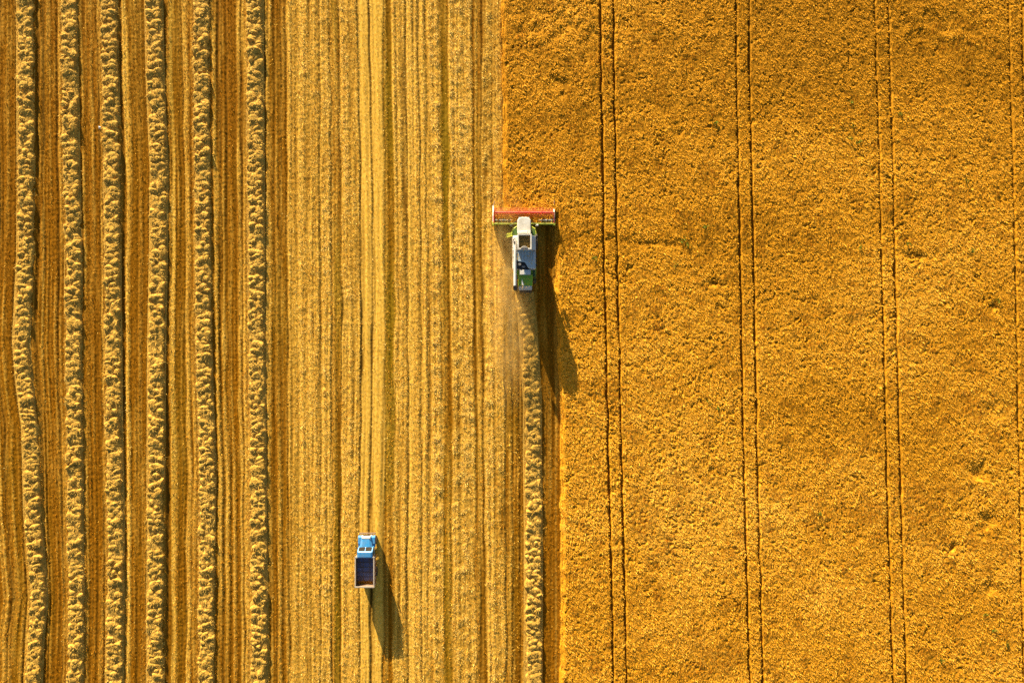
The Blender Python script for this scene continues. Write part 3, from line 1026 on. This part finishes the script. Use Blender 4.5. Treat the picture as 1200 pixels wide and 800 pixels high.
# bumper, grille, fenders, bonnet
d = MB()
d.box(TX - .98, TX + .98, -22.36, -22.22, .48, .70)
tb(d, "bumper", M_BEDWALL, truck, .03)
d = MB()
d.box(TX - .52, TX + .52, -22.52, -22.40, .75, 1.34)
gr_ = tb(d, "grille", M_WHITE, truck, .03)
d = MB()
for i in range(5):
    d.box(TX - .45, TX + .45, -22.397, -22.38, .82 + i * .1, .87 + i * .1)
tb(d, "grille_slot", M_BLACK, gr_)
for sg in (-1, 1):
    d = MB()
    xa_, xb_ = (TX + .50, TX + .99) if sg > 0 else (TX - .99, TX - .50)
    d.profile([(-22.42, .80), (-22.46, 1.06), (-22.62, 1.16), (-23.3, 1.18), (-23.72, 1.02), (-23.80, .80)], xa_, xb_)
    fe = tb(d, "fender", M_BLUE, truck, .07)
    d = MB()
    d.tube((TX + sg * .74, -22.50, .93), (TX + sg * .74, -22.40, .93), .12)
    tb(d, "headlight", M_STEEL, truck)
d = MB()
nyf, nyr = -22.50, -23.62
vs = []
for yy_, hw_, z0, zt_ in ((nyf, .52, .85, 1.36), (nyf - .25, .58, .85, 1.45), (nyr, .78, .85, 1.58)):
    vs += [(TX - hw_, yy_, z0), (TX - hw_ * .96, yy_, zt_ - .14), (TX - hw_ * .6, yy_, zt_), (TX + hw_ * .6, yy_, zt_), (TX + hw_ * .96, yy_, zt_ - .14), (TX + hw_, yy_, z0)]
fs = []
for j in range(2):
    for i in range(6):
        fs.append((j * 6 + i, j * 6 + (i + 1) % 6, (j + 1) * 6 + (i + 1) % 6, (j + 1) * 6 + i))
fs += [(0, 1, 2, 3, 4, 5), (12, 13, 14, 15, 16, 17)]
d.add(vs, fs)
tb(d, "bonnet", M_BLUE, truck, .04)
d = MB()
d.box(TX - .50, TX + .50, nyf - .20, nyf + .03, 1.40, 1.455, (.03, .03, .02, .05))
tb(d, "bonnet_lip", M_WHITE, truck, .02)
# cab
d = MB()
d.profile([(-24.72, .85), (-24.72, 2.02), (-24.62, 2.14), (-23.98, 2.14), (-23.60, 1.60), (-23.60, .85)], TX - .88, TX + .88)
cabo = tb(d, "cab", M_BLUE, truck, .06)
d = MB()
d.box(TX - .80, TX + .80, -24.66, -23.95, 2.10, 2.20, (.08, .08, .06, .06))
tb(d, "cab_roof", M_BLUE, truck, .05)
for sg in (-1, 1):
    d = MB()
    a_ = TX + (.04 if sg > 0 else -.74)
    v = []
    for x0 in (a_, a_ + .70):
        v.append(x0)
    d.add([(v[0], -23.575, 1.64), (v[1], -23.575, 1.64), (v[1], -23.90, 2.075), (v[0], -23.90, 2.075),
           (v[0], -23.62, 1.62), (v[1], -23.62, 1.62), (v[1], -23.94, 2.06), (v[0], -23.94, 2.06)],
          [(0, 1, 2, 3), (7, 6, 5, 4), (0, 4, 5, 1), (1, 5, 6, 2), (2, 6, 7, 3), (3, 7, 4, 0)])
    tb(d, "windscreen_pane", M_GLASS, cabo)
    d = MB()
    xs_ = TX + sg * .882
    d.box(xs_ - .012, xs_ + .012, -24.55, -23.98, 1.55, 1.98)
    tb(d, "side_window", M_GLASS, cabo)
    d = MB()
    d.tube((TX + sg * .88, -23.72, 1.65), (TX + sg * 1.08, -23.66, 1.75), .018, n=6)
    d.box(TX + sg * 1.08 - .07, TX + sg * 1.08 + .07, -23.69, -23.64, 1.6, 1.9)
    tb(d, "mirror", M_BLACK, truck)
d = MB()
d.box(TX - .18, TX + .16, -23.70, -23.60, 1.60, 1.66)
d.box(TX - .55, TX + .55, -23.66, -23.60, 1.585, 1.615)
tb(d, "windscreen_glint", M_WHITE, cabo, .01)  # white strips standing in for sun reflected in the windscreen
# cargo bed: floor, four walls, ribs, rails
bz = 2.08
bx0, bx1 = gx(415.8, bz), gx(438.6, bz)
by0, by1 = gy(688.0, bz), gy(652.2, bz)
d = MB()
d.box(bx0 + .05, bx1 - .05, by0 + .05, by1 - .05, 1.00, 1.12)
bed = tb(d, "cargo_bed", M_BLUE_D, truck)
for nm, a in (("side_wall", (bx0 + .02, bx0 + .08, by0 + .09, by1 - .09)), ("side_wall", (bx1 - .08, bx1 - .02, by0 + .09, by1 - .09)),
              ("front_wall", (bx0 + .02, bx1 - .02, by1 - .08, by1 - .02)), ("tailgate", (bx0 + .02, bx1 - .02, by0 + .02, by0 + .08))):
    d = MB()
    d.box(*a, 1.02, bz - .04)
    wo = tb(d, nm, M_BEDWALL, bed)
    d = MB()
    x0, x1, y0, y1 = a
    if nm == "side_wall":
        xo = x0 if x0 < TX else x1
        for i in range(6):
            yy_ = y0 + .05 + i * (y1 - y0 - .18) / 5
            s_ = -1 if x0 < TX else 1
            d.box(min(xo, xo + s_ * .05), max(xo, xo + s_ * .05), yy_, yy_ + .08, 1.03, bz - .06)
        d.box(x0 - .04, x1 + .03, y0 - .02, y1 + .02, bz - .038, bz)
    else:
        d.box(x0 - .04, x1 + .04, y0 - .05, y1 + .04, bz - .038, bz + .012)
        for i in range(4):
            xx = x0 + .1 + i * (x1 - x0 - .28) / 3
            yy_ = (y0 - .05, y0) if nm == "tailgate" else (y1, y1 + .05)
            d.box(xx, xx + .08, yy_[0], yy_[1], 1.03, bz - .06)
    tb(d, "top_rail", M_RIM, wo, .01)
d = MB()
for i in range(6):
    yy_ = by0 + .35 + i * (by1 - by0 - .7) / 5
    d.box(bx0 + .1, bx1 - .1, yy_ - .035, yy_ + .035, 1.115, 1.15)
for xx in (-.38, .38):
    d.box(TX + xx - .03, TX + xx + .03, by0 + .12, by1 - .12, 1.117, 1.140)
tb(d, "floor_rib", M_BEDWALL, bed)
# grain remains swept against the tailgate
r = np.random.default_rng(11)
nb = 900
gxx = r.uniform(bx0 + .1, bx1 - .1, nb)
gyy = by0 + .1 + np.abs(r.normal(0, .18, nb))
Vb, Fb, Tb = blades(gxx, gyy, 1.125 + r.uniform(0, .06, nb), r.uniform(.05, .12, nb), r.uniform(.03, .06, nb), r.uniform(0, 6.28, nb), r.normal(.2, .4, nb),
                    r.normal(0, .3, nb), np.clip(r.normal(.45, .2, nb), 0, 1))
np_mesh("grain_remains", Vb - np.array(OT, np.float32), Fb, M_STUB, {"tint": Tb}, bed)["kind"] = "stuff"

# ------------------------------------------------------------------ white scrap on the stubble
d = MB()
sx, sy = gx(117.3), gy(149.8)
d.add([(sx - .13, sy - .12, .05), (sx + .10, sy - .15, .12), (sx + .14, sy + .10, .06), (sx - .09, sy + .14, .16), (sx, sy, .22),
       (sx - .13, sy - .12, .03), (sx + .10, sy - .15, .03), (sx + .14, sy + .10, .03), (sx - .09, sy + .14, .03)],
      [(0, 1, 4), (1, 2, 4), (2, 3, 4), (3, 0, 4), (0, 5, 6, 1), (1, 6, 7, 2), (2, 7, 8, 3), (3, 8, 5, 0), (8, 7, 6, 5)])
o = d.build("white_scrap", M_WHITE, None, 0, False, (sx, sy, 0))
o.location = (sx, sy, 0)
tag(o, "tiny crumpled white scrap lying on brown stubble near the third windrow", "scrap")

# ------------------------------------------------------------------ dust thrown up behind and beside the combine
m = bpy.data.materials.new("dust")
m.use_nodes = True
n = m.node_tree
n.nodes.remove(n.nodes["Principled BSDF"])
pv = N(n, "ShaderNodeVolumePrincipled")
pv.inputs["Color"].default_value = (.90, .66, .27, 1)
pv.inputs["Anisotropy"].default_value = 0.0
tc = N(n, "ShaderNodeTexCoord")
gen = N(n, "ShaderNodeMapping")
n.links.new(tc.outputs["Object"], gen.inputs[0])
ln = N(n, "ShaderNodeVectorMath", operation='LENGTH')
n.links.new(gen.outputs[0], ln.inputs[0])
mr = N(n, "ShaderNodeMapRange")
mr.inputs[1].default_value = 1.0
mr.inputs[2].default_value = 0.15
mr.inputs[3].default_value = 0.0
mr.inputs[4].default_value = 1.0
n.links.new(ln.outputs["Value"], mr.inputs[0])
tn = N(n, "ShaderNodeTexNoise")
tn.inputs["Scale"].default_value = 3.2
tn.inputs["Detail"].default_value = 4
mp2 = N(n, "ShaderNodeMapping")
mp2.inputs["Scale"].default_value = (.8, 2.2, .5)
n.links.new(tc.outputs["Object"], mp2.inputs[0])
n.links.new(mp2.outputs[0], tn.inputs["Vector"])
mr2 = N(n, "ShaderNodeMapRange")
mr2.inputs[1].default_value = .38
mr2.inputs[2].default_value = .72
mr2.inputs[3].default_value = .08
mr2.inputs[4].default_value = 1.0
n.links.new(tn.outputs["Fac"], mr2.inputs[0])
mu = N(n, "ShaderNodeMath", operation='MULTIPLY')
n.links.new(mr.outputs[0], mu.inputs[0])
n.links.new(mr2.outputs[0], mu.inputs[1])
mu2 = N(n, "ShaderNodeMath", operation='MULTIPLY')
mu2.inputs[1].default_value = 0.26
n.links.new(mu.outputs[0], mu2.inputs[0])
n.links.new(mu2.outputs[0], pv.inputs["Density"])
n.links.new(pv.outputs[0], n.nodes["Material Output"].inputs["Volume"])
vs, fs = [], []
nu, nv = 24, 12
for j in range(nv + 1):
    ph = math.pi * j / nv
    for i in range(nu):
        th = 2 * math.pi * i / nu
        vs.append((math.sin(ph) * math.cos(th), math.sin(ph) * math.sin(th), math.cos(ph)))
for j in range(nv):
    for i in range(nu):
        fs.append((j * nu + i, j * nu + (i + 1) % nu, (j + 1) * nu + (i + 1) % nu, (j + 1) * nu + i))
d = MB()
d.add(vs, fs)
o = d.build("dust_cloud", m)
o.location = (gx(596), gy(352), 1.3)
o.scale = (3.2, 14.0, 2.4)
tag(o, "thin golden dust drifting behind and left of the combine", None, None, "stuff")
